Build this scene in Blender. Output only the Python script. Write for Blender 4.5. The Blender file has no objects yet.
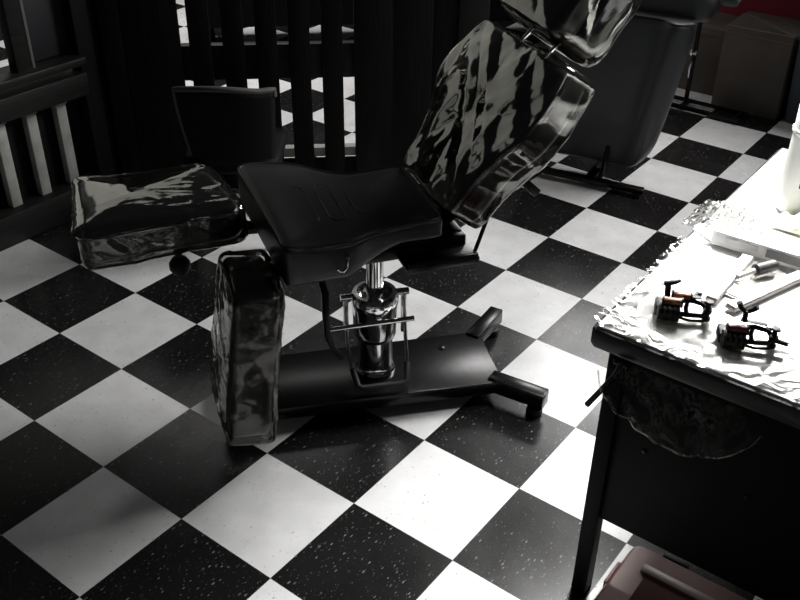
import bpy, bmesh, math, random
from mathutils import Vector, Matrix, noise
random.seed(7)
C = bpy.context.scene.collection
PI = math.pi

# ------------------------------------------------------------------ frames
EL, ROLL, FPX, CAM_H = -0.5764488, 0.01319917, 944.1467, 1.7465382
AZ, CX, CY, TILE = 2.213999549645735, 2.6529489989, -1.6256204270, 0.305
RR = Vector((math.sin(AZ), -math.cos(AZ))); FF = Vector((math.cos(AZ), math.sin(AZ)))
def tw(i, j, z=0.0):                       # floor tile coordinates -> world
    w = Vector((i*TILE-CX, j*TILE-CY)); return Vector((w.dot(RR), w.dot(FF), z))
U = Vector((0.8001787, -0.5997617, 0)); V = Vector((0.5997617, 0.8001787, 0))
ANG_U = math.atan2(U.y, U.x)
BASE_ANG = math.atan2(.222, .975)
UP = math.radians(19.3) - BASE_ANG
OC = Vector((-0.0895, 2.1949, 0))          # pump axis of the tattoo chair

# ------------------------------------------------------------------ materials
def new_mat(name):
    m = bpy.data.materials.new(name); m.use_nodes = True
    nt = m.node_tree; b = nt.nodes['Principled BSDF']; return m, nt, b
def N(nt, t, **kw):
    n = nt.nodes.new(t)
    for k, v in kw.items():
        if k in n.inputs: n.inputs[k].default_value = v
        else: setattr(n, k, v)
    return n
def simple(name, col, rough, metal=0.0, bump=0.0, bscale=80, spec=None, var=0.0, vscale=9, stretch=None):
    m, nt, b = new_mat(name)
    b.inputs['Base Color'].default_value = (*col, 1); b.inputs['Roughness'].default_value = rough
    b.inputs['Metallic'].default_value = metal
    if spec is not None: b.inputs['Specular IOR Level'].default_value = spec
    tc = N(nt, 'ShaderNodeTexCoord'); src = tc.outputs['Object']
    if stretch:
        mp = N(nt, 'ShaderNodeMapping'); mp.inputs['Scale'].default_value = stretch
        nt.links.new(src, mp.inputs['Vector']); src = mp.outputs['Vector']
    if bump > 0:
        no = N(nt, 'ShaderNodeTexNoise'); no.inputs['Scale'].default_value = bscale; no.inputs['Detail'].default_value = 4
        nt.links.new(src, no.inputs['Vector'])
        bu = N(nt, 'ShaderNodeBump'); bu.inputs['Strength'].default_value = bump; bu.inputs['Distance'].default_value = .004
        nt.links.new(no.outputs['Fac'], bu.inputs['Height']); nt.links.new(bu.outputs['Normal'], b.inputs['Normal'])
    if var > 0:
        no = N(nt, 'ShaderNodeTexNoise'); no.inputs['Scale'].default_value = vscale; no.inputs['Detail'].default_value = 5
        nt.links.new(src, no.inputs['Vector'])
        cr = N(nt, 'ShaderNodeValToRGB')
        cr.color_ramp.elements[0].position = .3; cr.color_ramp.elements[1].position = .75
        cr.color_ramp.elements[0].color = (*[c*(1-var) for c in col], 1)
        cr.color_ramp.elements[1].color = (*[min(1, c*(1+var)) for c in col], 1)
        nt.links.new(no.outputs['Fac'], cr.inputs['Fac']); nt.links.new(cr.outputs['Color'], b.inputs['Base Color'])
    return m

def film_mat(name, tint=(.86, .86, .82), rough=.06, gain=2.2, haze=.008, bump=.05, bscale=9, hazecol=(.5, .5, .46)):
    """clear plastic film: mostly see-through, glossy by Fresnel, a little milky"""
    m = bpy.data.materials.new(name); m.use_nodes = True; nt = m.node_tree
    for n in list(nt.nodes): nt.nodes.remove(n)
    out = N(nt, 'ShaderNodeOutputMaterial')
    tr = N(nt, 'ShaderNodeBsdfTransparent'); tr.inputs['Color'].default_value = (*[min(1, c+.1) for c in tint], 1)
    gl = N(nt, 'ShaderNodeBsdfGlossy'); gl.inputs['Roughness'].default_value = rough
    gl.inputs['Color'].default_value = (.95, .95, .92, 1)
    df = N(nt, 'ShaderNodeBsdfDiffuse'); df.inputs['Color'].default_value = (*hazecol, 1)
    tc = N(nt, 'ShaderNodeTexCoord')
    no = N(nt, 'ShaderNodeTexNoise'); no.inputs['Scale'].default_value = bscale; no.inputs['Detail'].default_value = 3
    no.inputs['Distortion'].default_value = 1.2
    nt.links.new(tc.outputs['Object'], no.inputs['Vector'])
    bu = N(nt, 'ShaderNodeBump'); bu.inputs['Strength'].default_value = bump; bu.inputs['Distance'].default_value = .006
    nt.links.new(no.outputs['Fac'], bu.inputs['Height'])
    fr = N(nt, 'ShaderNodeFresnel'); fr.inputs['IOR'].default_value = 1.5
    for n in (gl, fr, df): nt.links.new(bu.outputs['Normal'], n.inputs['Normal'])
    mu = N(nt, 'ShaderNodeMath', operation='MULTIPLY', use_clamp=True); mu.inputs[1].default_value = gain
    nt.links.new(fr.outputs['Fac'], mu.inputs[0])
    m1 = N(nt, 'ShaderNodeMixShader'); m1.inputs['Fac'].default_value = haze
    nt.links.new(tr.outputs[0], m1.inputs[1]); nt.links.new(df.outputs[0], m1.inputs[2])
    m2 = N(nt, 'ShaderNodeMixShader')
    nt.links.new(mu.outputs[0], m2.inputs['Fac']); nt.links.new(m1.outputs[0], m2.inputs[1]); nt.links.new(gl.outputs[0], m2.inputs[2])
    nt.links.new(m2.outputs[0], out.inputs['Surface'])
    return m

def floor_mat():
    m, nt, b = new_mat('checker_vinyl_tiles')
    L = nt.links.new
    def math_(op, a, c=None):
        n = N(nt, 'ShaderNodeMath', operation=op)
        for k, v in enumerate((a, c)):
            if v is None: continue
            if isinstance(v, (int, float)): n.inputs[k].default_value = v
            else: L(v, n.inputs[k])
        return n.outputs[0]
    tc = N(nt, 'ShaderNodeTexCoord'); sp = N(nt, 'ShaderNodeSeparateXYZ'); L(tc.outputs['Object'], sp.inputs[0])
    tx = math_('DIVIDE', sp.outputs['X'], TILE); ty = math_('DIVIDE', sp.outputs['Y'], TILE)
    fx = math_('FLOOR', tx); fy = math_('FLOOR', ty)
    par = math_('FLOORED_MODULO', math_('ADD', fx, fy), 2.0)          # 0 white, 1 black
    cb = N(nt, 'ShaderNodeCombineXYZ'); L(fx, cb.inputs[0]); L(fy, cb.inputs[1])
    wn = N(nt, 'ShaderNodeTexWhiteNoise', noise_dimensions='3D'); L(cb.outputs[0], wn.inputs['Vector'])
    # chips: small stretched flecks
    def chips(scale, thr, ang, st):
        mp = N(nt, 'ShaderNodeMapping'); mp.inputs['Rotation'].default_value = (0, 0, ang); mp.inputs['Scale'].default_value = (1, st, 1)
        L(tc.outputs['Object'], mp.inputs['Vector'])
        vo = N(nt, 'ShaderNodeTexVoronoi', voronoi_dimensions='2D', feature='F1'); vo.inputs['Scale'].default_value = scale
        L(mp.outputs[0], vo.inputs['Vector'])
        sc = N(nt, 'ShaderNodeSeparateColor'); L(vo.outputs['Color'], sc.inputs[0])
        keep = math_('GREATER_THAN', sc.outputs[0], thr)
        size = math_('MULTIPLY', sc.outputs[1], .24)
        dot = math_('LESS_THAN', vo.outputs['Distance'], size)
        return math_('MULTIPLY', keep, dot), sc.outputs[2]
    c1, i1 = chips(105, .68, .5, .42); c2, i2 = chips(190, .66, 1.1, .5)
    chip = math_('MAXIMUM', math_('MULTIPLY', c1, i1), math_('MULTIPLY', c2, math_('MULTIPLY', i2, .6)))
    d1, e1 = chips(110, .88, .9, .55); d2, e2 = chips(190, .90, .2, .6)
    dchip = math_('MAXIMUM', math_('MULTIPLY', d1, e1), math_('MULTIPLY', d2, e2))
    no = N(nt, 'ShaderNodeTexNoise'); no.inputs['Scale'].default_value = 11; no.inputs['Detail'].default_value = 6
    L(tc.outputs['Object'], no.inputs['Vector'])
    mott = math_('MULTIPLY', math_('SUBTRACT', no.outputs['Fac'], .5), .30)
    wv = math_('ADD', math_('ADD', .66, math_('MULTIPLY', wn.outputs['Value'], .05)), mott)
    wv = math_('MULTIPLY', wv, math_('SUBTRACT', 1.0, math_('MULTIPLY', dchip, .6)))
    bv = math_('ADD', .007, math_('MULTIPLY', chip, .14))
    val = math_('ADD', math_('MULTIPLY', par, bv), math_('MULTIPLY', math_('SUBTRACT', 1.0, par), wv))
    # fine seams
    def seam(t):
        f = math_('FRACT', t); return math_('LESS_THAN', math_('MINIMUM', f, math_('SUBTRACT', 1.0, f)), .0035)
    sm = math_('MAXIMUM', seam(tx), seam(ty))
    val = math_('MULTIPLY', val, math_('SUBTRACT', 1.0, math_('MULTIPLY', sm, .55)))
    cc = N(nt, 'ShaderNodeCombineColor')
    for k in range(3): L(val, cc.inputs[k])
    L(cc.outputs[0], b.inputs['Base Color'])
    n2 = N(nt, 'ShaderNodeTexNoise'); n2.inputs['Scale'].default_value = 5; n2.inputs['Detail'].default_value = 6
    L(tc.outputs['Object'], n2.inputs['Vector'])
    L(math_('ADD', .16, math_('MULTIPLY', n2.outputs['Fac'], .22)), b.inputs['Roughness'])
    b.inputs['Specular IOR Level'].default_value = .4
    bu = N(nt, 'ShaderNodeBump'); bu.inputs['Strength'].default_value = .05; bu.inputs['Distance'].default_value = .003
    L(no.outputs['Fac'], bu.inputs['Height']); L(bu.outputs['Normal'], b.inputs['Normal'])
    return m

M = {}
M['floor'] = floor_mat()
M['vinyl'] = simple('black_vinyl', (.011, .011, .011), .33, bump=.06, bscale=220, spec=.5)
M['vinyl_soft'] = simple('black_vinyl_grained', (.046, .048, .052), .38, bump=.12, bscale=150, spec=.5)
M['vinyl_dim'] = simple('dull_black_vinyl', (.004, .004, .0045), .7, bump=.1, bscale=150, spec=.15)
M['piping'] = simple('black_welt', (.014, .014, .014), .28)
M['film'] = film_mat('clear_plastic_film')
M['film_leg'] = film_mat('clear_plastic_film_soft', gain=1.0, rough=.10)
M['film_bag'] = film_mat('clear_plastic_bag', gain=.4, haze=.002, rough=.08)
M['film_table'] = film_mat('clear_cling_film', tint=(.88, .88, .88), gain=1.2, haze=.02, rough=.12, hazecol=(.6, .6, .6))
M['film_pile'] = film_mat('crumpled_cling_film', tint=(.55, .55, .55), gain=2.0, haze=.01, rough=.1, bump=.6, bscale=60, hazecol=(.6, .6, .6))
M['black_metal'] = simple('black_painted_steel', (.004, .004, .004), .26, spec=.25, bump=.05, bscale=60)
M['chrome'] = simple('chrome', (.62, .62, .62), .12, metal=1)
M['rubber'] = simple('black_rubber', (.012, .012, .012), .6)
M['wood_dark'] = simple('black_stained_wood', (.005, .0048, .0047), .6, spec=.16, bump=.5, bscale=14, var=.5, vscale=6, stretch=(6, 6, .7))
M['wood_rail'] = simple('dark_rail_wood', (.009, .0086, .0082), .5, spec=.25, bump=.4, bscale=14, var=.4, vscale=6, stretch=(1, 6, 6))
M['baluster'] = simple('grey_painted_baluster', (.36, .36, .34), .6, bump=.15, bscale=40, var=.2, vscale=14)
M['lit_post_edge'] = simple('lit_wood_edge', (.10, .10, .095), .6, bump=.15)
M['table_white'] = simple('white_laminate', (.86, .86, .85), .25, bump=.02)
M['table_edge'] = simple('dark_grey_edge_band', (.028, .028, .029), .38, bump=.25, bscale=60, var=.4, vscale=30)
M['black_panel'] = simple('black_laminate_panel', (.003, .003, .003), .65, spec=.15)
M['cardboard'] = simple('brown_cardboard', (.115, .098, .085), .8, bump=.1, bscale=60, var=.18, vscale=8)
M['cardboard_in'] = simple('cardboard_edge', (.26, .19, .14), .85)
M['bin_blue'] = simple('slate_plastic', (.05, .06, .075), .5, bump=.05)
M['red_wall'] = simple('red_paint_darkened_top', (.32, .03, .055), .6, bump=.08, bscale=50)
def darken_above(m, h, upper):
    nt = m.node_tree; b = nt.nodes['Principled BSDF']; g = N(nt, 'ShaderNodeNewGeometry'); sx = N(nt, 'ShaderNodeSeparateXYZ')
    nt.links.new(g.outputs['Position'], sx.inputs[0]); c = N(nt, 'ShaderNodeMath', operation='GREATER_THAN'); c.inputs[1].default_value = h
    nt.links.new(sx.outputs['Z'], c.inputs[0]); mx = N(nt, 'ShaderNodeMix', data_type='RGBA')
    mx.inputs[6].default_value = b.inputs['Base Color'].default_value; mx.inputs[7].default_value = (*upper, 1)
    nt.links.new(c.outputs[0], mx.inputs['Factor']); nt.links.new(mx.outputs[2], b.inputs['Base Color'])
darken_above(M['red_wall'], .95, (.02, .02, .021))  # unseen upper wall darkened to keep red reflections off the floor
M['dark_wall'] = simple('dark_paint', (.02, .02, .021), .7, bump=.08, bscale=50)
M['grey_wall'] = simple('grey_paint', (.30, .30, .29), .7, bump=.08, bscale=50)
M['navy'] = simple('blackish_blue_board', (.010, .010, .014), .6, bump=.1)
M['rim_grey'] = simple('dark_grey_trim', (.06, .06, .06), .6)
M['base_board'] = simple('dark_baseboard', (.02, .02, .02), .5)
M['copper'] = simple('copper_coil', (.20, .075, .03), .4, metal=.1, bump=.5, bscale=300, stretch=(1, 1, 1))
M['redcoil'] = simple('red_coil', (.10, .012, .022), .35, bump=.4, bscale=300)
M['iron'] = simple('blackened_iron', (.004, .0037, .0034), .5, spec=.18, bump=.5, bscale=120)
M['paper'] = simple('sterile_paper', (.50, .49, .475), .6, bump=.1, bscale=60, var=.05)
M['packet_clear'] = film_mat('packet_film', tint=(.80, .78, .76), gain=.8, haze=.25, rough=.15, hazecol=(.45, .42, .40))
M['packet_side'] = simple('packet_edge', (.22, .20, .19), .6)
M['grip'] = simple('grey_rubber_grip', (.016, .017, .017), .5, bump=.3, bscale=200)
M['carton_white'] = simple('white_carton', (.50, .50, .50), .5)
M['label_grey'] = simple('grey_print', (.10, .10, .10), .5)
M['label_light'] = simple('pale_grey_print', (.36, .36, .355), .5)
M['bottle'] = simple('white_bottle_plastic', (.85, .86, .82), .3)
M['towel'] = simple('cream_paper_towel', (.86, .86, .70), .8, bump=.5, bscale=40)
M['crate'] = simple('translucent_brown_plastic', (.22, .10, .085), .42, bump=.12, bscale=50, var=.25, vscale=10)
M['crate_ridge'] = simple('pinkish_grey_plastic', (.27, .18, .175), .4, bump=.12, bscale=50)
M['crate_dark'] = simple('dark_red_plastic', (.06, .014, .012), .7, spec=.15)
M['crate_rim'] = simple('pale_plastic_rim', (.48, .38, .33), .4)

# ------------------------------------------------------------------ mesh builder
class B:
    def __init__(s): s.bm = bmesh.new()
    def _add(s, verts, faces, mi=0):
        vs = [s.bm.verts.new(v) for v in verts]
        for f in faces:
            try: fc = s.bm.faces.new([vs[k] for k in f]); fc.material_index = mi
            except ValueError: pass
        return vs
    def box(s, c, d, bev=0.0, rot=None, seg=2, mi=0):
        t = bmesh.new(); bmesh.ops.create_cube(t, size=1)
        bmesh.ops.scale(t, vec=Vector(d), verts=t.verts)
        if bev: bmesh.ops.bevel(t, geom=list(t.edges), offset=min(bev, .49*min(d)), segments=seg, affect='EDGES', profile=.5)
        mt = Matrix.Translation(Vector(c)) @ (rot if rot else Matrix())
        t.verts.index_update()
        s._add([mt @ v.co for v in t.verts], [[v.index for v in f.verts] for f in t.faces], mi); t.free(); return s
    def bar(s, p0, p1, w, h, bev=0.002, up=(0, 0, 1)):
        p0, p1 = Vector(p0), Vector(p1); d = p1-p0; x = d.normalized(); y = Vector(up).cross(x).normalized(); z = x.cross(y)
        r = Matrix((x, y, z)).transposed().to_4x4(); return s.box((p0+p1)/2, (d.length, w, h), bev, r)
    def tube(s, pts, r, seg=10, closed=False, caps=True):
        pts = [Vector(p) for p in pts]; n = len(pts); rs = r if isinstance(r, (list, tuple)) else [r]*n
        rings = []; prev = None
        for k in range(n):
            a = pts[(k-1) % n] if (closed or k > 0) else pts[k]; b = pts[(k+1) % n] if (closed or k < n-1) else pts[k]
            d = (b-a).normalized() if (b-a).length > 1e-9 else Vector((0, 0, 1))
            if prev is None:
                e = Vector((0, 0, 1)) if abs(d.z) < .9 else Vector((1, 0, 0)); x = d.cross(e).normalized()
            else: x = (prev - d*prev.dot(d)).normalized()
            prev = x; y = d.cross(x)
            rings.append([pts[k] + (x*math.cos(q)+y*math.sin(q))*rs[k] for q in [2*PI*i/seg for i in range(seg)]])
        V_ = [v for rg in rings for v in rg]; F_ = []
        for k in range(n if closed else n-1):
            k2 = (k+1) % n
            for i in range(seg):
                j = (i+1) % seg; F_.append([k*seg+i, k*seg+j, k2*seg+j, k2*seg+i])
        if caps and not closed: F_.append(list(range(seg))[::-1]); F_.append([(n-1)*seg+i for i in range(seg)])
        s._add(V_, F_); return s
    def cyl(s, p0, p1, r0, r1=None, seg=24):
        return s.tube([p0, p1], [r0, r0 if r1 is None else r1], seg)
    def lathe(s, prof, c=(0, 0, 0), seg=32, rot=None):
        V_, F_ = [], []; n = len(prof); mt = Matrix.Translation(Vector(c)) @ (rot if rot else Matrix())
        for r, z in prof:
            for i in range(seg):
                a = 2*PI*i/seg; V_.append(mt @ Vector((r*math.cos(a), r*math.sin(a), z)))
        for k in range(n-1):
            for i in range(seg):
                j = (i+1) % seg; F_.append([k*seg+i, k*seg+j, (k+1)*seg+j, (k+1)*seg+i])
        F_.append(list(range(seg))[::-1]); F_.append([(n-1)*seg+i for i in range(seg)])
        s._add(V_, F_); return s
    def rings(s, rs, close=True):
        """list of equally long rings of points, first and last closed with a fan"""
        n = len(rs[0]); V_ = [p for r in rs for p in r]; F_ = []
        for k in range(len(rs)-1):
            for i in range(n):
                j = (i+1) % n; F_.append([k*n+i, k*n+j, (k+1)*n+j, (k+1)*n+i])
        if close:
            for k, flip in ((0, True), (len(rs)-1, False)):
                c = sum((Vector(p) for p in rs[k]), Vector())/n; V_.append(c); ci = len(V_)-1
                for i in range(n):
                    j = (i+1) % n; F_.append([k*n+j, k*n+i, ci] if flip else [k*n+i, k*n+j, ci])
        s._add(V_, F_); return s
    def grid(s, f, nu, nv):
        V_ = [f(i/nu, j/nv) for i in range(nu+1) for j in range(nv+1)]; w = nv+1
        s._add(V_, [[i*w+j, (i+1)*w+j, (i+1)*w+j+1, i*w+j+1] for i in range(nu) for j in range(nv)]); return s
    def prism(s, poly, z0, z1, bev=0.0):
        t = bmesh.new(); f = t.faces.new([t.verts.new((x, y, z0)) for x, y in poly])
        r = bmesh.ops.extrude_face_region(t, geom=[f])
        for v in [g for g in r['geom'] if isinstance(g, bmesh.types.BMVert)]: v.co.z = z1
        bmesh.ops.recalc_face_normals(t, faces=t.faces)
        if bev: bmesh.ops.bevel(t, geom=list(t.edges), offset=bev, segments=2, affect='EDGES', profile=.5)
        t.verts.index_update()
        s._add([v.co.copy() for v in t.verts], [[v.index for v in f.verts] for f in t.faces]); t.free(); return s
    def done(s, name, mat, parent=None, xf=None, disp=None, sharp=38, solid=None):
        bm = s.bm
        if disp:
            bmesh.ops.recalc_face_normals(bm, faces=bm.faces); bm.normal_update(); mv = [(v, v.normal.copy()) for v in bm.verts]
            for v, n in mv: v.co += n*disp(v.co, n)
        if xf: bmesh.ops.transform(bm, matrix=xf, verts=bm.verts)
        bmesh.ops.recalc_face_normals(bm, faces=bm.faces)
        me = bpy.data.meshes.new(name); bm.to_mesh(me); bm.free()
        for p in me.polygons: p.use_smooth = True
        me.set_sharp_from_angle(angle=math.radians(sharp))
        for m_ in (mat if isinstance(mat, (list, tuple)) else [mat]): me.materials.append(m_)
        o = bpy.data.objects.new(name, me); C.objects.link(o)
        if parent: o.parent = parent
        return o

def tag(o, label, cat, group=None, kind=None):
    o['label'] = label; o['category'] = cat
    if group: o['group'] = group
    if kind: o['kind'] = kind
    return o
def empty(name, loc, rz=0, label=None, cat=None, group=None):
    o = bpy.data.objects.new(name, None); C.objects.link(o); o.location = loc; o.rotation_euler = (0, 0, rz)
    o.empty_display_size = .05
    if label: tag(o, label, cat, group)
    return o
def struct(o): o['kind'] = 'structure'; return o

def smooth_closed(ctrl, n=8):
    """closed Catmull-Rom through 2-D control points"""
    out = []; m = len(ctrl)
    for k in range(m):
        p0, p1, p2, p3 = [Vector(ctrl[(k+d) % m]) for d in (-1, 0, 1, 2)]
        for i in range(n):
            t = i/n
            out.append(.5*((2*p1)+(p2-p0)*t+(2*p0-5*p1+4*p2-p3)*t*t+(3*p1-p0-3*p2+p3)*t**3))
    return out
def round_poly(poly, r, n=6, dens=None):
    """polygon with rounded corners; r scalar or per corner; dens adds points along edges"""
    out = []; m = len(poly)
    for k in range(m):
        p = Vector(poly[k]); a = (Vector(poly[k-1])-p); b = (Vector(poly[(k+1) % m])-p)
        rk = r[k] if isinstance(r, (list, tuple)) else r
        d = min(rk, .49*a.length, .49*b.length); s0 = p+a.normalized()*d; s1 = p+b.normalized()*d
        for i in range(n+1):
            t = i/n; out.append(s0*(1-t)**2 + p*2*t*(1-t) + s1*t*t)
    if dens:
        o2 = []
        for k in range(len(out)):
            a, b = out[k], out[(k+1) % len(out)]; q = max(1, int((b-a).length/dens))
            o2 += [a+(b-a)*i/q for i in range(q)]
        out = o2
    return out
def pad_rings(outline, z0, z1, r, crown=.0, crown_b=.0, nr=5, nt=6, ns=3, grow=0.0):
    """rings of a cushion: flat outline, rounded edges of radius r, crowned top and bottom"""
    c = sum((Vector(p) for p in outline), Vector((0, 0)))/len(outline)
    z0 -= grow; z1 += grow
    def ring(ins, sc, z):
        o = []
        for p in outline:
            d = Vector(p)-c; L = d.length; k = max(.02, (L-ins+grow)/L)*sc; q = c+d*k; o.append(Vector((q.x, q.y, z)))
        return o
    rs = []
    for k in range(nt): s_ = .04+(.96)*k/nt; rs.append(ring(r, s_, z0-crown_b*(1-s_*s_)))
    for k in range(nr+1): t = PI/2*k/nr; rs.append(ring(r*(1-math.sin(t)), 1, z0+r*(1-math.cos(t))))
    for k in range(1, ns): rs.append(ring(0, 1, z0+r+(z1-z0-2*r)*k/ns))
    for k in range(nr+1): t = PI/2*k/nr; rs.append(ring(r*(1-math.cos(t)), 1, z1-r*(1-math.sin(t))))
    for k in range(nt): s_ = 1-(.96)*(k+1)/nt; rs.append(ring(r, s_, z1+crown*(1-s_*s_)))
    return rs
def crease(scale, amp, stretch=(1, 1, 1), seed=0, sharp=3.0, base=0.0):
    """ridged noise for film folds"""
    st = Vector(stretch); off = Vector((seed*7.3, seed*3.1, seed*5.7))
    def f(co, n):
        p = Vector((co.x*st.x, co.y*st.y, co.z*st.z))*scale+off
        w = Vector((noise.noise(p*.6), noise.noise(p*.6+Vector((9, 2, 4))), 0))*.9
        a = (1-abs(noise.noise(p+w)))**sharp; b = (1-abs(noise.noise(p*2.3+w+Vector((3, 8, 1)))))**sharp
        return base + amp*(.7*a+.3*b)
    return f

def facets(seed, waves, warp=.03, wscale=6):
    """sum of triangle waves: stretched film pulled into flat facets with sharp folds"""
    r = random.Random(seed); W = []
    for lam, amp in waves:
        d = Vector((r.uniform(-1, 1), r.uniform(-1, 1), r.uniform(-.7, .7))).normalized(); W.append((d/lam, amp, r.random()))
    off = Vector((seed*3.7, seed*1.9, seed*.7))
    def f(co, n):
        q = co*wscale+off
        p = co+warp*Vector((noise.noise(q), noise.noise(q+Vector((5, 1, 8))), noise.noise(q+Vector((2, 9, 3)))))
        h = 0
        for d, a, ph in W:
            t = (p.dot(d)+ph) % 1.0; h += a*(abs(t-.5)*2)
        return h
    return f

# ------------------------------------------------------------------ setting
def build_room():
    b = B(); o0 = tw(0, 0)
    x0, x1, y0, y1 = -14, 12, -9, 24
    b._add([(x0*TILE, y0*TILE, 0), (x1*TILE, y0*TILE, 0), (x1*TILE, y1*TILE, 0), (x0*TILE, y1*TILE, 0),
            (x0*TILE, y0*TILE, -.05), (x1*TILE, y0*TILE, -.05), (x1*TILE, y1*TILE, -.05), (x0*TILE, y1*TILE, -.05)],
           [[0, 1, 2, 3], [7, 6, 5, 4], [0, 4, 5, 1], [1, 5, 6, 2], [2, 6, 7, 3], [3, 7, 4, 0]])
    f = struct(b.done('floor', M['floor'])); f.location = o0; f.rotation_euler = (0, 0, ANG_U)
    # walls in the tile frame: red wall behind the boxes (along u), dark walls elsewhere
    def wall(name, i0, j0, i1, j1, h, th, mat, z0=0):
        p, q = Vector((i0*TILE, j0*TILE, 0)), Vector((i1*TILE, j1*TILE, 0))
        w = B().bar(p+Vector((0, 0, z0+h/2)), q+Vector((0, 0, z0+h/2)), th, h, 0).done(name, mat)
        w.location = o0; w.rotation_euler = (0, 0, ANG_U); return struct(w)
    wall('wall_back', 1.2, 11.6, 12.2, 11.6, 2.7, .12, M['red_wall'])
    wall('wall_partition', 1.4, 11.8, 1.4, 24, 2.7, .12, M['dark_wall'])
    wall('wall_left', -14.2, -9, -14.2, 24, 2.7, .12, M['grey_wall'])
    wall('wall_far', -14, 24.2, 1.2, 24.2, 2.7, .12, M['grey_wall'])
    wall('baseboard_back', 1.45, 11.37, 11.9, 11.37, .1, .015, M['base_board'])
build_room()

# ------------------------------------------------------------------ balustrade (left) and slatted fence
def build_balustrade():
    o = tw(-.97, 0)
    t = empty('balustrade', o, ANG_U+PI/2, 'low dark railing with pale upright balusters at the left edge of the photo', 'railing')
    # local x runs along v, local y = away from the viewer (-u)
    L = lambda j: j*TILE
    j0, j1 = -5.2, 1.21
    B().box(((L(j0)+L(j1))/2, .05, .06), (L(j1)-L(j0), .1, .12), .006).done('bottom_rail', M['wood_rail'], t)
    B().box(((L(j0)+L(j1))/2, .045, .50), (L(j1)-L(j0), .09, .085), .006).done('middle_rail', M['wood_rail'], t)
    B().box(((L(j0)+L(j1))/2, .06, .588), (L(j1)-L(j0), .14, .03), .006).done('top_rail', M['wood_rail'], t)
    js = [.86-.415*k for k in range(14)]
    for j in js:
        b = B().box((L(j)+.0, .06, .285), (.042, .035, .33), .004)
        b.box((L(j), .06, .448), (.052, .045, .02), .004)
        b.done('baluster', M['baluster'], t)
    B().box(((L(j0)+L(j1))/2, .092, .29), (L(j1)-L(j0), .012, .36), .002).done('dark_gap_board', M['wood_dark'], t)  # added board, stands in for the dark space behind the balusters
    # uprights that stand on the top rail
    B().box((L(1.335)+.008, .05, .48), (.110, .06, .96), .004).done('end_post', M['wood_dark'], t)
    B().box((L(.42)+.012, .05, .95), (.06, .05, .70), .004).done('upright', M['wood_rail'], t)
    B().box((L(-1.6), .05, .95), (.075, .05, .70), .004).done('upright', M['wood_rail'], t)
    s = B().box((L(.42)+.052, .045, .95), (.012, .03, .70), .003).done('lit_edge_strip', M['lit_post_edge'], t); s['label'] = 'light along the edge of the upright, drawn as a pale strip'  # pale colour stands in for light on the upright's edge
    B().box((L(.86), .085, .76), (.235, .02, .31), .004).done('panel', M['navy'], t)
    return t
build_balustrade()

FA = Vector((-1.115, 3.43, 0)); FANG = math.atan(.10)
def build_fence():
    t = empty('slatted_fence', FA, FANG, 'tall black slatted wooden fence with narrow gaps behind the tattoo chair', 'fence')
    top = 1.08
    B().box((.042, .03, top/2), (.08, .07, top), .004).done('post', M['wood_dark'], t)
    B().box((.185, .0, .54), (.205, .022, 1.06), .003).done('wide_board', M['wood_dark'], t)
    # boards pitch .124, gaps at x0 + k*pitch
    g0, pitch, gap = .298, .1225, .043
    for k in range(5):
        xa = g0+k*pitch+gap/2; xb = xa+pitch-gap
        h = top-.02*random.random()
        B().box(((xa+xb)/2, -.004*random.random(), h/2+.02), (xb-xa, .02, h), .003).done('board', M['wood_dark'], t)
    xe = g0+5*pitch+gap/2
    B().box((xe+.075, -.01, top/2), (.15, .03, top), .004).done('wide_board', M['wood_dark'], t)
    B().box((xe+.222, -.012, top/2), (.150, .028, top), .004).done('wide_board', M['wood_dark'], t)
    B().box((xe+.34, .05, top/2), (.14, .02, top), .004).done('wide_board', M['wood_dark'], t)  # added recessed board, fills in for the dark void before the end post
    B().box((xe+.455, .02, top/2), (.115, .05, top), .004).done('post', M['wood_rail'], t)
    B().box((.62, .032, .542), (1.2, .04, .135), .004).done('upper_rail', M['wood_rail'], t)
    B().box((.62, .032, .165), (1.2, .04, .04), .004).done('lower_rail', M['baluster'], t)  # pale grey stands in for light on the rail's top and front
    B().box((.62, .032, .07), (1.2, .03, .12), .004).done('kick_board', M['wood_dark'], t)
    B().box((.62, .032, .90), (1.2, .04, .08), .004).done('upper_rail', M['wood_rail'], t)
    B().box((xe+.30, .05, .085), (.42, .03, .17), .004).done('kick_board', M['wood_dark'], t)
    return t
build_fence()

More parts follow.
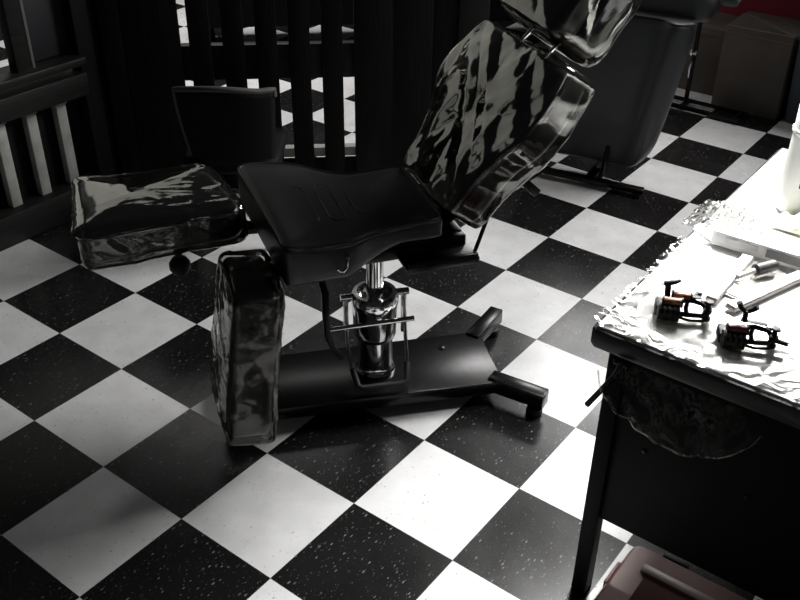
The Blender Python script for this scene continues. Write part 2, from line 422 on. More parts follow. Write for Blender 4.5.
# ------------------------------------------------------------------ main tattoo chair
CH = empty('tattoo_chair', OC, BASE_ANG, 'adjustable black tattoo chair in the middle, its leg and back cushions wrapped in clear film', 'tattoo chair')
XU = Matrix.Rotation(UP, 4, 'Z')
def build_chair():
    # --- base plate with splayed feet (local x along the base, y away)
    x0, x1, yc = -.40, .372, 0.0
    b = B().prism([(x0, -.125), (x1, -.135), (x1, .125), (x0, .125)], .035, .078, .006)
    b.done('base_plate', M['black_metal'], CH)
    for (px, py, ex, ey) in ((x1-.03, -.10, .468, -.218), (x1-.03, .10, .462, .228), (x0+.04, -.09, x0-.02, -.12), (x0+.04, .09, x0-.02, .12)):
        lg = B().bar((px, py, .06), (ex, ey, .06), .044, .05, .004).done('foot_bar', M['black_metal'], CH)
        d = (Vector((ex, ey, 0))-Vector((px, py, 0))).normalized()
        q = Vector((ex, ey, 0))-d*.03
        B().lathe([(.022, 0), (.024, .006), (.022, .022), (.010, .026), (.010, .038)], q, 20).done('levelling_foot', M['rubber'], lg)
    B().lathe([(.008, .076), (.010, .080), (.004, .082)], (.235, .06, 0), 14).done('bolt', M['black_metal'], CH)
    # --- hydraulic pump
    p = B().lathe([(.058, .0785), (.058, .088), (.052, .094), (.050, .11), (.050, .195), (.056, .200), (.061, .215), (.063, .30), (.066, .312), (.066, .335), (.060, .346), (.050, .346), (.048, .318), (.028, .318)], (.02, 0, 0), 40)
    pump = p.done('pump_cylinder', M['chrome'], CH)
    B().cyl((.02, 0, .318), (.02, 0, .505), .024, None, 28).done('piston', M['chrome'], pump)
    for sx in (-1, 1):
        B().bar((.02+sx*.082, -.0, .20), (.02+sx*.082, -.0, .335), .014, .012, .002, (0, 1, 0)).done('pump_bracket', M['chrome'], pump)
        B().cyl((.02+sx*.060, 0, .335), (.02+sx*.096, 0, .335), .010).done('pivot_pin', M['chrome'], pump)
    # foot pedal: chrome wire loop with a black rubber bar
    ped = None
    for sx in (-1, 1):
        l = B().tube([(.02+sx*.082, -.002, .325), (.02+sx*.084, -.02, .20), (.02+sx*.078, -.085, .125), (.02+sx*.072, -.10, .112)], .0055, 10)
        ped = l.done('pedal_rod', M['chrome'], CH)
    B().tube([(.02-.078, -.07, .140), (.02-.070, -.108, .106), (.02-.055, -.114, .101), (.02+.055, -.114, .101), (.02+.070, -.108, .106), (.078+.02, -.07, .140)], .0095, 10).done('pedal_grip', M['rubber'], CH)
    # release lever: long chrome bar and bent black link
    B().tube([(-.125, -.075, .285), (.115, -.075, .292)], .0072, 12).done('release_bar', M['chrome'], CH)
    B().tube([(-.145, -.01, .50), (-.135, -.03, .44), (-.125, -.055, .39), (-.128, -.07, .33), (-.125, -.078, .27), (-.115, -.085, .235), (-.09, -.09, .195)], [.012, .012, .011, .010, .010, .008, .006], 10).done('release_link', M['black_metal'], CH)
    # --- seat carriage
    b = B().box((-.015, .03, .528), (.50, .30, .045), .006)
    b.box((0.02, 0.02, .498), (.16, .16, .022), .004)
    b.done('seat_frame', M['black_metal'], CH, XU)
    b = B().box((.145, -.02, .514), (.20, .34, .012), .003); b.box((.145, -.187, .517), (.19, .012, .03), .003)
    b.done('side_plate', M['black_metal'], CH, XU)
    # --- seat cushion: S-shaped plan, thicker at the knee end
    ctrl = [(-.268, -.215), (-.225, -.221), (-.17, -.222), (-.10, -.217), (-.045, -.19), (.01, -.172), (.07, -.170), (.125, -.172), (.150, -.155),
            (.152, -.08), (.155, 0), (.156, .08), (.152, .135), (.135, .155), (.06, .160), (-.01, .168), (-.07, .20), (-.12, .245), (-.17, .272), (-.23, .275), (-.28, .262),
            (-.292, .235), (-.287, .15), (-.280, 0), (-.272, -.15)]
    out = smooth_closed(ctrl, 6)
    rs = pad_rings(out, .538, .638, .016, crown=-.010, nr=5, nt=10)
    def shape(p):
        # dished middle, rear end lifted a little, skirt slopes in beneath the narrow part
        x = p.x
        if p.z > .60:
            p.z += .012*math.exp(-((x+.27)/.06)**2) - .006*math.exp(-((x-.0)/.09)**2)
        else:
            p.z += .045*max(0, min(1, (x+.12)/.16))*max(0, (.60-p.z)/.062)
        return p
    rs = [[shape(p) for p in r] for r in rs]
    seat = B().rings(rs).done('seat_cushion', M['vinyl'], CH, XU)
    top = rs[-11]  # outermost top ring
    ring = [Vector(p)+Vector((0, 0, .001)) for p in max(rs[len(rs)//2:], key=lambda r: sum(q.z for q in r)-100*abs(r[0].x-(-.268)))]
    k = len(rs)-11
    ring = [(rs[k-4][i]+rs[k-1][i])/2+Vector((0, 0, .0035)) for i in range(len(out))]
    B().tube(ring, .0042, 8, closed=True).done('seat_piping', M['piping'], seat, XU)
    # stitched channels across the seat top
    def surf(x, y):
        return .6315+.012*math.exp(-((x+.27)/.06)**2)-.006*math.exp(-((x)/.09)**2)-.0022
    st = B()
    for xc in (-.165, -.095, -.02, .05):
        pts = []
        w, h = .020, .105
        for a in range(25):
            q = 2*PI*a/24; sx = math.copysign(abs(math.cos(q))**.5, math.cos(q)); sy = math.copysign(abs(math.sin(q))**.35, math.sin(q))
            x, y = xc+w*sx, .02+h*sy*(1 if xc < -.05 else .82)
            pts.append((x, y, surf(x, y)))
        st.tube(pts[:-1], .0022, 6, closed=True)
    st.done('stitched_channels', M['piping'], seat, XU)
    # chrome bag hook on the near side of the seat
    h = B().tube([(-.118, -.222, .600), (-.120, -.232, .592), (-.124, -.236, .580), (-.132, -.238, .573), (-.142, -.238, .575), (-.147, -.238, .583)], .0038, 10)
    h.lathe([(.006, 0), (.006, .004)], (-.118, -.226, .602), 12, Matrix.Rotation(PI/2, 4, 'X')); h.done('chrome_hook', M['chrome'], CH, XU)
    # --- backrest (own frame: x across, y up along the back, z out of the front face)
    d2 = Vector((.557, .831)); base = Vector((.157, 0, .640))
    XB = XU @ Matrix(((0, d2.x, -.831, base.x), (1, 0, 0, 0.0), (0, d2.y, .557, base.z), (0, 0, 0, 1)))
    bo = [(-.165, -.002), (-.172, .09), (-.188, .17), (-.240, .25), (-.250, .31), (-.246, .40), (-.226, .454), (.222, .442), (.258, .39), (.290, .33), (.292, .25), (.218, .178), (.194, .093), (.164, 0)][::-1]
    br = [.03, .05, .06, .05, .05, .04, .012, .012, .04, .05, .05, .06, .05, .03][::-1]
    bk = [(x*.965, .006+y*.972) for x, y in bo]
    outb = round_poly(bk, br, 5, .02)
    back = B().rings(pad_rings(outb, -.098, -.016, .022, .008, 0, 5, 8)).done('backrest', M['vinyl'], CH, XB)
    rsb = pad_rings(round_poly(bo, br, 5, .009), -.108, -.004, .012, .006, 0, 6, 22, ns=8, grow=.002)
    cr1 = facets(4, ((.26, .010), (.17, .006), (.10, .003), (.06, .0012)), .05, 5); cr2 = crease(11, .0022, (1, .5, 1), 5, 10)
    B().rings(rsb).done('plastic_wrap', M['film'], back, XB, lambda c, n: cr1(c, n)+cr2(c, n)-.007, sharp=60)
    # back support, struts and adjusting lever
    s = B().bar((.16, .0, .535), (.30, .0, .63), .14, .012, .003); s.box((.185, 0, .54), (.09, .2, .03), .004)
    s.done('back_bracket', M['black_metal'], CH, XU)
    for y in (-.15, .15):
        B().cyl((.248, y, .515), (.292, y, .655), .0055, None, 10).done('back_strut', M['black_metal'], CH, XU)
    B().bar((.515, .15, .545), (.574, .15, .490), .018, .026, .003).done('adjusting_lever', M['black_metal'], CH, XU)
    B().bar((.40, .15, .66), (.52, .15, .54), .010, .012, .002).done('lever_arm', M['black_metal'], CH, XU)
    # --- headrest: two cushions on chrome pins
    hd = Vector((.60, .80)).normalized(); hn = (-hd.y, hd.x)
    hb = Vector((.407, 0, 1.070))
    XH = XU @ Matrix(((0, hd.x, -hd.y, hb.x), (1, 0, 0, 0), (0, hd.y, hd.x, hb.z), (0, 0, 0, 1)))
    ho = round_poly([(-.155, 0), (.155, 0), (.145, .21), (-.145, .21)], [.045, .045, .06, .06], 6, .02)
    head = B().rings(pad_rings(ho, -.062, 0, .016, .006, 0, 5, 7)).done('headrest', M['vinyl'], CH, XH)
    B().rings(pad_rings(ho, -.145, -.068, .02, 0, .004, 5, 7)).done('headrest_back', M['vinyl'], head, XH)
    hw = round_poly([(-.158, -.006), (.158, -.006), (.148, .215), (-.148, .215)], [.04, .04, .05, .05], 8, .009)
    cr3 = facets(11, ((.20, .008), (.11, .005), (.06, .002)), .03, 7)
    B().rings(pad_rings(hw, -.150, .004, .02, .005, .003, 6, 14, ns=12, grow=.002)).done('plastic_wrap', M['film'], head, XH, cr3, sharp=60)
    for y in (-.075, .06):
        B().cyl((.405, y, .965), (.500, y, 1.04), .0055, None, 12).done('headrest_pin', M['chrome'], CH, XU)
    # --- raised leg rest (far side)
    lo = round_poly([(-.703, .010), (-.312, .035), (-.365, .315), (-.708, .335)], [.03, .045, .05, .03], 7, .014)
    leg = B().rings(pad_rings(lo, .549, .634, .020, .006, 0, 5, 8)).done('leg_rest', M['vinyl'], CH, XU)
    lw = round_poly([(-.710, .004), (-.306, .030), (-.360, .320), (-.716, .341)], [.02, .045, .05, .02], 8, .008)
    cr4 = facets(8, ((.34, .006), (.19, .0035), (.09, .0012)), .05, 4); cr5 = crease(9, .005, (.7, 1.5, 1), 14, 10)
    def legd(c, n):
        e = 1.0 if n.z < .5 else .30+.70*max(0, min(1, (.10-abs(c.y-.055))/.10))
        t = max(0, min(1, (-.40-c.x)/.18))*max(0, min(1, (.30-c.y)/.30)) if n.z > .3 else 0
        return .022*t+cr4(c, n)*(1-.5*t)+cr5(c, n)*e*(.15+.85*max(0, min(1, (c.x+.60)/.15)) if n.z > .5 else 1)
    B().rings(pad_rings(lw, .546, .637, .016, .008, 0, 6, 24, ns=10, grow=.002)).done('plastic_wrap', M['film'], leg, XU, legd, sharp=60)
    B().bar((-.47, .15, .528), (-.22, .12, .528), .04, .022, .003).done('leg_rest_arm', M['black_metal'], CH, XU)
    B().bar((-.40, -.02, .50), (-.26, -.05, .50), .016, .018, .003).done('leg_rest_bar', M['chrome'], CH, XU)
    k = B().cyl((-.485, .10, .540), (-.485, .10, .485), .009, None, 12)
    k.lathe([(.004, -.024), (.019, -.022), (.028, -.008), (.028, .008), (.019, .022), (.006, .028)], (-.485, .10, .462), 20)
    k.done('knob', M['rubber'], CH, XU)
    # --- lowered leg rest (near side), hanging and leaning out a little
    hd_ = Vector((-.055, 0, -.42)).normalized()
    XL = XU @ Matrix(((0, hd_.x, -hd_.z*-1, -.340), (1, 0, 0, -.145), (0, hd_.z, hd_.x, .553), (0, 0, 0, 1)))
    XL = XU @ Matrix.Translation(Vector((-.339, -.142, .553))) @ Matrix(((0, hd_.x, hd_.z, 0), (1, 0, 0, 0), (0, hd_.z, -hd_.x, 0), (0, 0, 0, 1)))
    po = round_poly([(-.108, 0), (.108, 0), (.128, .415), (-.118, .425)], [.04, .04, .03, .03], 7, .014)
    low = B().rings(pad_rings(po, -.052, .052, .018, .005, 0, 5, 8)).done('leg_rest', M['vinyl'], CH, XL)
    low['label'] = 'lowered leg cushion'
    pw = round_poly([(-.112, -.004), (.112, -.004), (.134, .425), (-.124, .435)], [.03, .03, .02, .02], 8, .008)
    cr6 = facets(17, ((.30, .007), (.16, .003)), .05, 5); cr7 = crease(14, .004, (.8, 1.4, 1), 23, 9)
    B().rings(pad_rings(pw, -.056, .056, .016, .004, .004, 6, 20, ns=10, grow=.002)).done('plastic_wrap', M['film_leg'], low, XL, lambda c, n: cr6(c, n)+cr7(c, n), sharp=60)
    B().bar((-.33, -.14, .55), (-.24, -.14, .535), .05, .016, .003).done('leg_rest_arm', M['black_metal'], CH, XU)
build_chair()

# ------------------------------------------------------------------ second chair (rear right)
def build_second_chair():
    sdir = Vector((.895, -.447, 0)); ang = math.atan2(sdir.y, sdir.x)
    t = empty('reclining_chair', (.425, 3.764, 0), ang, 'black leather reclining chair behind the headrest, only its broad lower leg cushion in view', 'chair')
    # local x along the rail, y away from the viewer
    b = B().box((.30, .0, .028), (.66, .035, .022), .004)
    b.box((.06, .25, .028), (.04, .5, .022), .004); b.box((.40, .25, .028), (.04, .5, .022), .004); b.box((.23, .5, .028), (.40, .035, .022), .004)
    fr = b.done('base_frame', M['black_metal'], t)
    for x, y in ((-.01, 0), (.605, 0), (.06, .5), (.40, .5)):
        B().cyl((x, y, 0), (x, y, .018), .018, None, 16).done('foot', M['rubber'], fr)
    for x in (.165, .44):
        B().cyl((x, .015, .03), (x, .09, .16), .010, None, 12).done('support_post', M['black_metal'], t)
    # shell shaped leg cushion: rounded lower corners, side bolsters, slight curve
    out = round_poly([(.16, .70), (.14, .30), (.16, .07), (.60, .07), (.66, .35), (.705, .70)], [.03, .15, .14, .17, .2, .03], 10, .02)
    def lift(p):
        x, y, z = p
        bol = .042*math.exp(-((x-.60-(y-.4)*.14)/.045)**2) if z > 0 else 0
        bol += .025*math.exp(-((x-.20)/.05)**2) if z > 0 else 0
        return Vector((x, .105-(z+bol)+.10*(y-.4)**2, y))
    rs = [[lift(p) for p in r] for r in pad_rings(out, -.035, .030, .028, .004, 0, 6, 16)]
    sh = B().rings(rs).done('leg_cushion', M['vinyl_soft'], t)
    B().tube([lift((x, .694, .018)) for x in [.17+.53*k/30 for k in range(31)]], .006, 8).done('top_welt', M['piping'], sh)
    st = round_poly([(.13, .16), (.74, .14), (.76, .75), (.14, .75)], [.06, .06, .08, .08], 8, .03)
    B().rings(pad_rings(st, .685, .80, .03, .006, 0, 5, 6)).done('seat', M['vinyl_soft'], t)
    B().cyl((.44, .42, .04), (.44, .42, .69), .06, None, 28).done('column', M['black_metal'], t)
    bk = [[Vector((p.x, .80+.25*p.y-.10*0+p.z, .80+p.y)) for p in r] for r in pad_rings(round_poly([(.15, 0), (.75, 0), (.70, .6), (.20, .6)], .06, 6, .04), -.05, .05, .03, .01, .0, 4, 5)]
    B().rings(bk).done('backrest', M['vinyl_soft'], t)
    B().box((.80, .30, .79), (.07, .36, .05), .02).done('armrest', M['vinyl_soft'], t)
build_second_chair()

# small black chair in front of the fence
def build_small_chair():
    t = empty('black_chair', (-.605, 3.16, 0), .03, 'low black chair with a curved back, in shadow against the slatted fence', 'chair')
    def bp(u, v):     # back panel, curved: u across, v down
        x = -.165+.33*u; w = 1-.28*(v**1.6)*(1 if u < .5 else .35)
        return Vector((x*w, -.16+.05*(2*u-1)**2, .60+.018*math.sin(PI*min(1, u*1.15))-.27*v))
    b = B().grid(bp, 20, 12)
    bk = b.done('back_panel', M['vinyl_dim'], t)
    m = bk.modifiers.new('s', 'SOLIDIFY'); m.thickness = .02; m.offset = 0
    pts = [bp(0, 1-k/12) for k in range(12)]+[bp(k/20, 0) for k in range(21)]+[bp(1, k/12) for k in range(1, 2)]
    rm = B().tube(pts, .012, 10).done('back_rim', M['rim_grey'], t); rm['label'] = 'grey rim of the chair back'
    so = round_poly([(-.17, -.15), (.17, -.15), (.18, .17), (-.18, .17)], .06, 6, .03)
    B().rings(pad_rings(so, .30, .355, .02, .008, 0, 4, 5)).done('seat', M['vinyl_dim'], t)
    for x in (-.14, .14):
        for y in (-.12, .14):
            B().cyl((x*1.15, y*1.15, 0), (x, y, .31), .011, .012, 12).done('leg', M['black_metal'], t)
build_small_chair()

# dark bench beyond the fence
def build_bench():
    t = empty('upholstered_bench', (-.30, 5.35, 0), .12, 'black upholstered bench standing beyond the fence, glimpsed above its rail', 'bench')
    so = round_poly([(-.86, -.24), (1.33, -.24), (1.33, .26), (-.86, .26)], .05, 5, .06)
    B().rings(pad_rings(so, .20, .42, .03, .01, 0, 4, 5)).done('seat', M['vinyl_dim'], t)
    B().box((.235, .27, .60), (2.19, .09, .55), .03).done('backrest', M['vinyl_dim'], t)
    for x in (-.80, 1.27):
        for y in (-.18, .2): B().cyl((x, y, 0), (x, y, .21), .02, None, 12).done('leg', M['black_metal'], t)
build_bench()

# ------------------------------------------------------------------ boxes, bin and stand in the rear corner
def build_boxes():
    def carton(i, j, w, d, h, label, flap, name='cardboard_box'):
        t = empty(name, tw(i, j), ANG_U, label, 'box', 'cartons by the red wall')
        B().box((w/2, d/2, h/2), (w, d, h), .003).done('carton', M['cardboard'], t)
        if flap:
            P0, P1, P2, P3 = Vector((.002, .004, h-.002)), Vector((w-.002, .004, h-.002)), Vector((w-.006, .022, h+.012)), Vector((.065, .026, h+.062))
            dd = Vector((0, .004, 0)); q = [P0, P1, P2, P3]
            f = B(); f._add(q+[p+dd for p in q], [[0, 1, 2, 3], [7, 6, 5, 4], [0, 4, 5, 1], [1, 5, 6, 2], [2, 6, 7, 3], [3, 7, 4, 0]]); f.done('flap', M['cardboard'], t)
        B().box((w/2, -.001, h*.995-.03), (w*.98, .002, .002), 0).done('crease_line', M['cardboard_in'], t)
        return t
    a = carton(3.86, 9.58, .325, .30, .405, 'tall brown cardboard box, the larger of the two by the red wall', True)
    b = carton(2.78, 9.98, .315, .30, .335, 'shorter brown cardboard box, partly hidden behind the metal stand', False)
    t = empty('storage_bin', tw(4.98, 9.52), ANG_U, 'slate blue plastic bin to the right of the tall cardboard box', 'bin')
    def rr(w, d, z, o=0): return [Vector((p.x+.21, p.y+.16, z)) for p in round_poly([(-w, -d), (w, -d), (w, d), (-w, d)], .03, 5)]
    B().rings([rr(.185, .135, .0), rr(.19, .14, .01), rr(.205, .155, .40), rr(.215, .165, .405), rr(.215, .165, .42), rr(.20, .15, .42), rr(.185, .135, .05)]).done('bin_body', M['bin_blue'], t)
build_boxes()
def build_stand():
    t = empty('metal_stand', tw(3.3, 9.22), ANG_U, 'thin black metal stand with a chrome knob in front of the cardboard boxes', 'stand')
    L = TILE
    b = B().box((.10, .045, .02), (.56, .018, .018), .003); b.box((.10, -.06, .02), (.56, .022, .02), .003)
    b.box((-.15, -.007, .02), (.018, .11, .018), .003); b.box((.35, -.007, .02), (.018, .11, .018), .003)
    b.box((-.12, -.007, .006), (.03, .03, .012), .003); b.box((.32, -.007, .006), (.03, .03, .012), .003)
    b.done('base_frame', M['black_metal'], t)
    p = B().cyl((.085, -.01, .02), (.085, -.01, .62), .011, None, 14)
    p.box((.085, -.01, .022), (.024, .12, .018), .003); p.done('pole', M['black_metal'], t)
    k = B().lathe([(.006, 0), (.017, .004), (.017, .016), (.006, .022)], (.085, -.018, .285), 18, Matrix.Rotation(PI/2, 4, 'X'))
    k.done('knob', M['chrome'], t)
    B().tube([(.085, -.022, .24), (.08, -.03, .20), (.085, -.028, .16)], .005, 8).done('clip', M['chrome'], t)
build_stand()

# ------------------------------------------------------------------ work table (right)
TP = Vector((.367, 1.471, 0)); TH = .74
TB = empty('work_table', TP, ANG_U, 'black work table with a bright white top at the right edge of the photo', 'table')
TW, TD = .95, 1.055
def build_table():
    B().box((TW/2, TD/2, TH-.004), (TW-.008, TD-.008, .008), .002).done('table_top', M['table_white'], TB)
    e = B()
    def edge(u, v): pass
    e.bar((0, .005, TH-.026), (TW, .005, TH-.026), .022, .044, .009)
    e.bar((.005, 0.0, TH-.026), (.005, TD, TH-.026), .022, .044, .009)
    e.bar((0, TD-.005, TH-.026), (TW, TD-.005, TH-.026), .022, .044, .009)
    e.bar((TW-.005, 0, TH-.026), (TW-.005, TD, TH-.026), .022, .044, .009)
    ed = e.done('edge_band', M['table_edge'], TB); ed['label'] = 'dark grey rubber edge band'
    B().box((TW/2, TD/2, TH-.026), (TW-.02, TD-.02, .032), .002).done('core_board', M['black_panel'], TB)
    for u in (.045, TW-.045):
        for v in (.045, TD-.045):
            B().box((u, v, (TH-.04)/2), (.036, .036, TH-.04), .003).done('leg', M['black_panel'], TB)
    B().box((TW/2, .045, .465), (TW-.126, .018, .45), .002).done('front_panel', M['black_panel'], TB)
    B().box((TW/2, TD-.045, .465), (TW-.126, .018, .45), .002).done('rear_panel', M['black_panel'], TB)
    B().box((.045, TD/2, .63), (.018, TD-.126, .12), .002).done('side_apron', M['black_panel'], TB)
    B().box((TW-.045, TD/2, .63), (.018, TD-.126, .12), .002).done('side_apron', M['black_panel'], TB)
    for u in (.13, .34): 
        B().lathe([(.006, 0), (.005, .003), (.002, .004)], (u, .036, .47), 12, Matrix.Rotation(PI/2, 4, 'X')).done('screw', M['black_metal'], TB)
build_table()

def build_film():
    # cling film covering the near part of the table, folded over the edges
    r = random.Random(3)
    def f(a, b):
        v = -.006+.425*b; q = max(0, min(1, (.185-v)/.012)); u = -.006+(.125+.375*q)*a
        n = noise.noise(Vector((u*14, v*14, 2)))
        w = .0
        eu = math.exp(-(u/.045)**2); ev = math.exp(-(v/.035)**2); er = 0.0
        rid = (1-abs(noise.noise(Vector((u*26, v*26, 5)))))**4
        z = TH+.0022+.0018*(n*.5+.5)+(eu+ev+er)*.008*rid+.003*rid*(1 if r.random() > 2 else .3)
        return Vector((u+.003*n, v+.003*noise.noise(Vector((u*18, v*18, 9))), z))
    o = B().grid(f, 100, 120).done('cling_film', M['film_table'], sharp=60)
    o.location = TP; o.rotation_euler = (0, 0, ANG_U); tag(o, 'clear cling film spread flat over the near half of the white table top', 'plastic film')
    # strip hanging down the front
    def g(a, b):
        u = .035+.315*a; drop = (.105*math.sin(PI*min(1, a*1.02))**.6+.03)*b
        sw = .014*noise.noise(Vector((u*20, b*2.0, 3)))+.010*noise.noise(Vector((u*50, b*3, 8)))
        return Vector((u, -.012-.016*b-.01+sw*b, TH-.040-drop+.012*noise.noise(Vector((u*9, 1, b)))*b))
    bg = B().grid(g, 60, 24)
    edge = [g(k/60, 1) for k in range(61)]
    bo = bg.done('plastic_bag', M['film_bag'], sharp=60); bo.location = TP; bo.rotation_euler = (0, 0, ANG_U)
    tag(bo, 'clear plastic bag hanging slack below the front edge of the white-topped table', 'plastic bag')
    he = B().tube(edge, .0016, 6).done('hem', M['film'], bo)
    # small black clamp handle poking out at the corner
    c = B().tube([(.017, -.016, .566), (.045, -.017, .622), (.066, -.016, .664), (.070, -.012, .684)], [.006, .006, .007, .007], 10)
    c.box((.070, -.013, .690), (.03, .010, .012), .003)
    co = c.done('clamp', M['black_metal'], None); co.location = TP; co.rotation_euler = (0, 0, ANG_U)
    tag(co, 'small black clamp under the front left corner of the table', 'clamp')
    # crumpled heap
    def h(a, b):
        u, v = -.03+.155*a, .475+.15*b
        e = math.sin(PI*a)**.5*math.sin(PI*b)**.5
        rid = (1-abs(noise.noise(Vector((u*60, v*36, 5)))))**3; n = noise.noise(Vector((u*120, v*80, 1)))
        return Vector((u+.008*n, v+.008*noise.noise(Vector((u*50, v*50, 7))), TH+.006+e*(.004+.030*rid+.008*n)))
    p = B().grid(h, 70, 80).done('crumpled_film', M['film_pile'], sharp=50); p.location = TP; p.rotation_euler = (0, 0, ANG_U)
    tag(p, 'crumpled heap of clear film behind the white carton on the table', 'plastic film')
build_film()

def tloc(u, v, z=0.0): return TP+U*u+V*v+Vector((0, 0, TH+.005+z))

# ---- tattoo machines
def build_machine(u, v, ang, coil, ncoil, label, wing):
    t = empty('tattoo_machine', tloc(u, v), ang, label, 'tattoo machine', 'tattoo machines on the table')
    RX = Matrix.Rotation(PI/2, 4, 'Y')
    # heavy knurled base drum at the left, coils above it, open frame with the tube vice to the right
    prof = [(.004, 0)]
    for k in range(9): prof += [(.0155 if k % 2 else .0172, .002+.0048*k)]
    prof += [(.005, .0425)]
    B().lathe(prof, (-.006, -.010, .017), 26, RX).done('base_drum', M['iron'], t)
    B().box((.014, .014, .012), (.046, .036, .024), .005).done('base_block', M['iron'], t)
    for q in range(ncoil):
        c = Vector((.004+.017*q, -.002+.020*q, .036+.002*q))
        cc = B().lathe([(.003, 0), (.0078, .0005), (.0078, .033), (.003, .0335)], c, 20, RX).done('coil', coil, t)
        for x in (-.002, .0325):
            B().lathe([(.003, -.0016), (.0098, -.0014), (.0098, .0014), (.003, .0016)], c+Vector((x+.001, 0, 0)), 20, RX).done('coil_washer', M['iron'], cc)
    f = B().tube([(.030, .012, .030), (.052, .014, .034), (.076, .012, .030), (.084, .008, .022)], [.0055, .005, .0045, .005], 10)
    f.tube([(.030, -.004, .012), (.054, -.006, .013), (.078, -.002, .012), (.084, .004, .016)], [.0055, .0045, .0042, .005], 10)
    f.tube([(.050, .014, .033), (.047, .004, .022), (.050, -.004, .012)], .0042, 8)
    f.done('frame', M['iron'], t)
    B().bar((.026, .020, .043), (.074, .016, .040), .010, .0024, .0006).done('armature_bar', M['iron'], t)
    p = B().lathe([(.003, 0), (.0078, .001), (.0078, .007), (.0052, .009), (.0052, .016), (.0085, .018), (.0085, .026), (.0048, .028), (.0048, .036), (.0075, .038), (.0075, .043), (.003, .044)], (.087, .004, .0), 18)
    p.done('binding_post', M['iron'], t)
    B().cyl((.074, .020, .030), (.096, .006, .036), .0032, None, 10).done('contact_screw', M['iron'], t)
    if wing:
        w = B().cyl((.034, .020, .040), (.034, .022, .062), .0062, .0042, 12)
        w.tube([(.034, .022, .058), (.024, .024, .066), (.019, .025, .076)], [.0042, .0045, .0058], 10)
        w.tube([(.034, .022, .058), (.045, .021, .065), (.051, .020, .073)], [.0042, .0045, .0058], 10); w.done('wing_nut', M['iron'], t)
        tv = B().cyl((.088, .002, .018), (.112, -.006, .016), .0045, .0040, 12); tv.done('tube_tip', M['iron'], t)
    else:
        w = B().cyl((.012, .026, .030), (.010, .028, .056), .0058, None, 12); w.tube([(.002, .028, .056), (.018, .030, .058), (.032, .034, .062)], [.0048, .005, .003], 10); w.done('thumb_lever', M['iron'], t)
        B().tube([(.060, .02, .036), (.066, .03, .040), (.074, .03, .038)], .005, 10).done('spring_screw', M['iron'], t)
    B().tube([(.032, -.012, .010), (.056, -.014, .006), (.082, -.008, .005)], .0026, 8).done('lead_wire', M['iron'], t)
    return t
build_machine(.085, .098, math.radians(-12), M['copper'], 2, 'dark metal tattoo machine with two copper coils, nearer the table corner', False)
build_machine(.215, .085, math.radians(-10), M['redcoil'], 1, 'dark metal tattoo machine with a red coil and upright wing nut', True)

# ---- packets, grip, carton, bottle
def flat_thing(name, label, cat, pts, w, h, group=None):
    (u0, v0), (u1, v1) = pts; d = math.hypot(u1-u0, v1-v0)
    wd = U*(u1-u0)+V*(v1-v0); t = empty(name, tloc(u0, v0), math.atan2(wd.y, wd.x), label, cat, group)
    return t, d
def build_packets():
    for k, (pts, lab) in enumerate(((((.145, .205), (.143, .412)), 'narrow sterile packet lying left of the grey grip'), (((.185, .200), (.256, .412)), 'narrow sterile packet lying right of the grey grip'))):
        t, d = flat_thing('needle_packet', lab, 'packet', pts, .022, .008, 'sterile needle packets on the table')
        B().box((d/2, 0, .004), (d, .024, .008), .001).done('tray', M['packet_side'], t)
        B().box((d/2, 0, .0095), (d*.98, .021, .003), .0006).done('paper_face', M['paper'], t)
        B().box((d*.55, 0, .0113), (d*.72, .003, .0006), 0).done('printed_line', M['label_light'], t)
    t, d = flat_thing('sterile_pouch', 'clear pouch lying flat beneath the grey grip', 'pouch', ((.165, .25), (.190, .41)), .1, .002)
    B().grid(lambda a, b: Vector((d*a, -.035+.07*b, .001+.0025*math.sin(PI*a)*math.sin(PI*b)+.001*noise.noise(Vector((a*6, b*4, 1))))), 20, 12).done('pouch_film', M['packet_clear'], t)
    B().box((.012, 0, .0022), (.018, .07, .002), .0005).done('seal_strip', M['packet_side'], t)
    t, d = flat_thing('rubber_grip', 'dark grey ribbed tattoo grip on the clear pouch', 'grip', ((.172, .335), (.213, .41)), .02, .02)
    prof = [(.004, 0)]
    for k in range(12): prof += [(.0115 if k % 2 else .0128, .004+.0045*k)]
    prof += [(.006, .060)]
    g = B().lathe(prof, (.012, 0, .0175), 20, Matrix.Rotation(PI/2, 4, 'Y')); g.done('grip_body', M['grip'], t)
    B().cyl((-.030, 0, .013), (.014, 0, .017), .0055, None, 12).done('tube_tip', M['paper'], t)
build_packets()
def build_carton():
    t = empty('long_carton', tloc(.055, .428), ANG_U+.02, 'long white carton with a dark grey window beside the crumpled film', 'box')
    B().box((.14, .018, .017), (.28, .036, .034), .003).done('carton', M['carton_white'], t)
    B().box((.155, -.0008, .018), (.075, .002, .018), 0).done('window', M['label_grey'], t)
    B().box((.065, -.0008, .02), (.07, .002, .012), 0).done('printed_band', M['label_light'], t)
    B().box((-.022, .018, .012), (.045, .034, .004), .001, Matrix.Rotation(.35, 4, 'Y')).done('end_flap', M['label_light'], t)
build_carton()
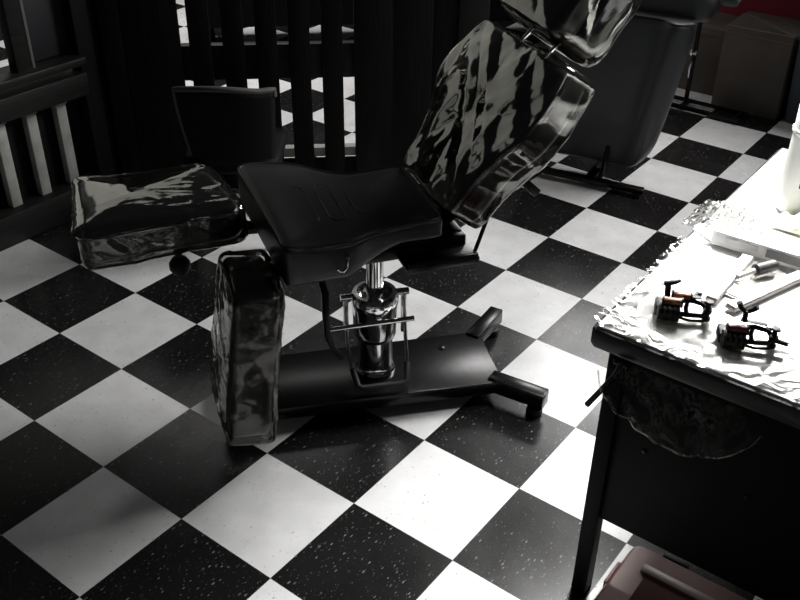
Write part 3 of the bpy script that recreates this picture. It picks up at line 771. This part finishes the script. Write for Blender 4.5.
def build_bottle():
    t = empty('squeeze_bottle', tloc(.147, .710), ANG_U, 'tall white bottle with a black mark at the right edge of the table', 'bottle')
    B().lathe([(.040, 0), (.045, .004), (.046, .02), (.046, .185), (.049, .188), (.049, .196), (.046, .199), (.046, .25), (.040, .265), (.020, .275), (.018, .28)], (0, 0, 0), 36).done('bottle_body', M['bottle'], t)
    B().lathe([(.020, .28), (.020, .305), (.012, .31), (.006, .345), (.004, .348)], (0, 0, 0), 24).done('cap', M['bottle'], t)
    b = B()
    b.grid(lambda a, c: Vector((.0468*math.cos(-1.45+.7*a), .0468*math.sin(-1.45+.7*a), .070+.030*c)), 10, 3)
    o = b.done('mark', M['rubber'], t); s = o.modifiers.new('s', 'SOLIDIFY'); s.thickness = .001; o['label'] = 'black mark on the bottle'
    def f(a, b_):
        u, v = -.045+.09*a, -.04+.08*b_; e = math.sin(PI*a)**.5*math.sin(PI*b_)**.5
        return Vector((u, v, .001+e*(.02+.02*noise.noise(Vector((u*40, v*40, 3))))))
    w = B().grid(f, 26, 26).done('paper_towel', M['towel']); w.location = tloc(.175, .625); w.rotation_euler = (0, 0, ANG_U)
    tag(w, 'crumpled cream paper towel between the white bottle and the carton', 'paper towel')
build_bottle()

# ---- organiser box on the floor
def build_organiser():
    t = empty('organiser_box', (.543, 1.492, 0), ANG_U, 'translucent reddish brown plastic organiser box on the floor in front of the table', 'storage box')
    w, d, h = .40, .27, .13
    def rr(x0, y0, x1, y1, z, r): return [Vector((p.x, p.y, z)) for p in round_poly([(x0, y0), (x1, y0), (x1, y1), (x0, y1)], r, 5)]
    B().rings([rr(.008, -d+.008, w-.008, -.008, 0, .02), rr(.002, -d+.002, w-.002, -.002, .01, .022), rr(0, -d, w, 0, h-.03, .024)]).done('box_body', M['crate'], t)
    l = B().rings([rr(-.004, -d-.004, w+.004, .004, h-.03, .026), rr(-.004, -d-.004, w+.004, .004, h-.006, .026), rr(.002, -d+.002, w-.002, -.002, h, .022), rr(.012, -d+.012, w-.012, -.012, h, .02)])
    l.done('lid', M['crate'], t)
    for y in (-.062, -d+.062): B().box((.19, y, h+.004), (.30, .026, .010), .004).done('lid_ridge', M['crate_ridge'], t)
    B().box((.19, -d/2, h+.001), (.27, .10, .004), .001).done('lid_recess', M['crate_dark'], t)
    rim = B().box((-.006, -d/2, h-.022), (.006, d-.03, .014), .002); rim.done('rim', M['crate_rim'], t)
    for x in (.09, .30):
        B().box((x, .008, h-.014), (.06, .012, .03), .003).done('hinge', M['rubber'], t)
    B().box((-.010, -.10, h-.03), (.008, .07, .04), .002).done('latch', M['crate'], t)
build_organiser()

# ------------------------------------------------------------------ light, world, camera
def area(name, loc, target, sx, sy, power, col=(1, 1, 1), spread=180):
    l = bpy.data.lights.new(name, 'AREA'); l.shape = 'RECTANGLE'; l.size = sx; l.size_y = sy; l.energy = power; l.color = col; l.spread = math.radians(spread)
    o = bpy.data.objects.new(name, l); C.objects.link(o); o.location = loc
    o.rotation_euler = (Vector(target)-Vector(loc)).to_track_quat('-Z', 'Y').to_euler(); return o
area('daylight_window_right', (2.6, 3.85, 2.65), (-.9, 1.8, .0), 1.4, 1.1, 52, (1, .99, .98), 95)
area('daylight_window_front', (2.7, -.5, 1.6), (.5, 2.4, .7), 1.2, 1.0, 5.5, (.96, .98, 1))
area('daylight_window_back', (1.45, 5.15, 2.1), (.5, 2.2, .0), .8, .8, 8, (1, .99, .98), 75)
area('ceiling_lamp_far', (-1.1, 5.5, 2.65), (-1.1, 5.45, 0), 1.6, .7, 34, (1, .97, .95), 112)
area('side_window_far', (-2.1, 4.6, 1.5), (-.6, 2.3, .9), 2.6, 1.1, 4.2, (1, .99, .90))
area('table_lamp', (.84, 2.25, 1.55), (.74, 1.62, .74), .35, .25, 17, (1, .99, .97), 80)
w = bpy.data.worlds.new('World'); bpy.context.scene.world = w; w.use_nodes = True
w.node_tree.nodes['Background'].inputs['Color'].default_value = (.9, .95, 1, 1)
w.node_tree.nodes['Background'].inputs['Strength'].default_value = .015

cam = bpy.data.cameras.new('camera'); co = bpy.data.objects.new('camera', cam); C.objects.link(co)
cam.sensor_fit = 'HORIZONTAL'; cam.sensor_width = 36; cam.lens = FPX*36/800; cam.clip_start = .02; cam.clip_end = 60
f = Vector((0, math.cos(EL), math.sin(EL))); r = Vector((1, 0, 0)); u = r.cross(f)
r2 = r*math.cos(ROLL)+u*math.sin(ROLL); u2 = -r*math.sin(ROLL)+u*math.cos(ROLL)
co.matrix_world = Matrix(((r2.x, u2.x, -f.x, 0), (r2.y, u2.y, -f.y, 0), (r2.z, u2.z, -f.z, CAM_H), (0, 0, 0, 1)))
sc = bpy.context.scene; sc.camera = co
sc.view_settings.view_transform = 'Standard'; sc.view_settings.look = 'None'; sc.view_settings.gamma = 1
sc.view_settings.use_curve_mapping = False; sc.view_settings.exposure = 0.0
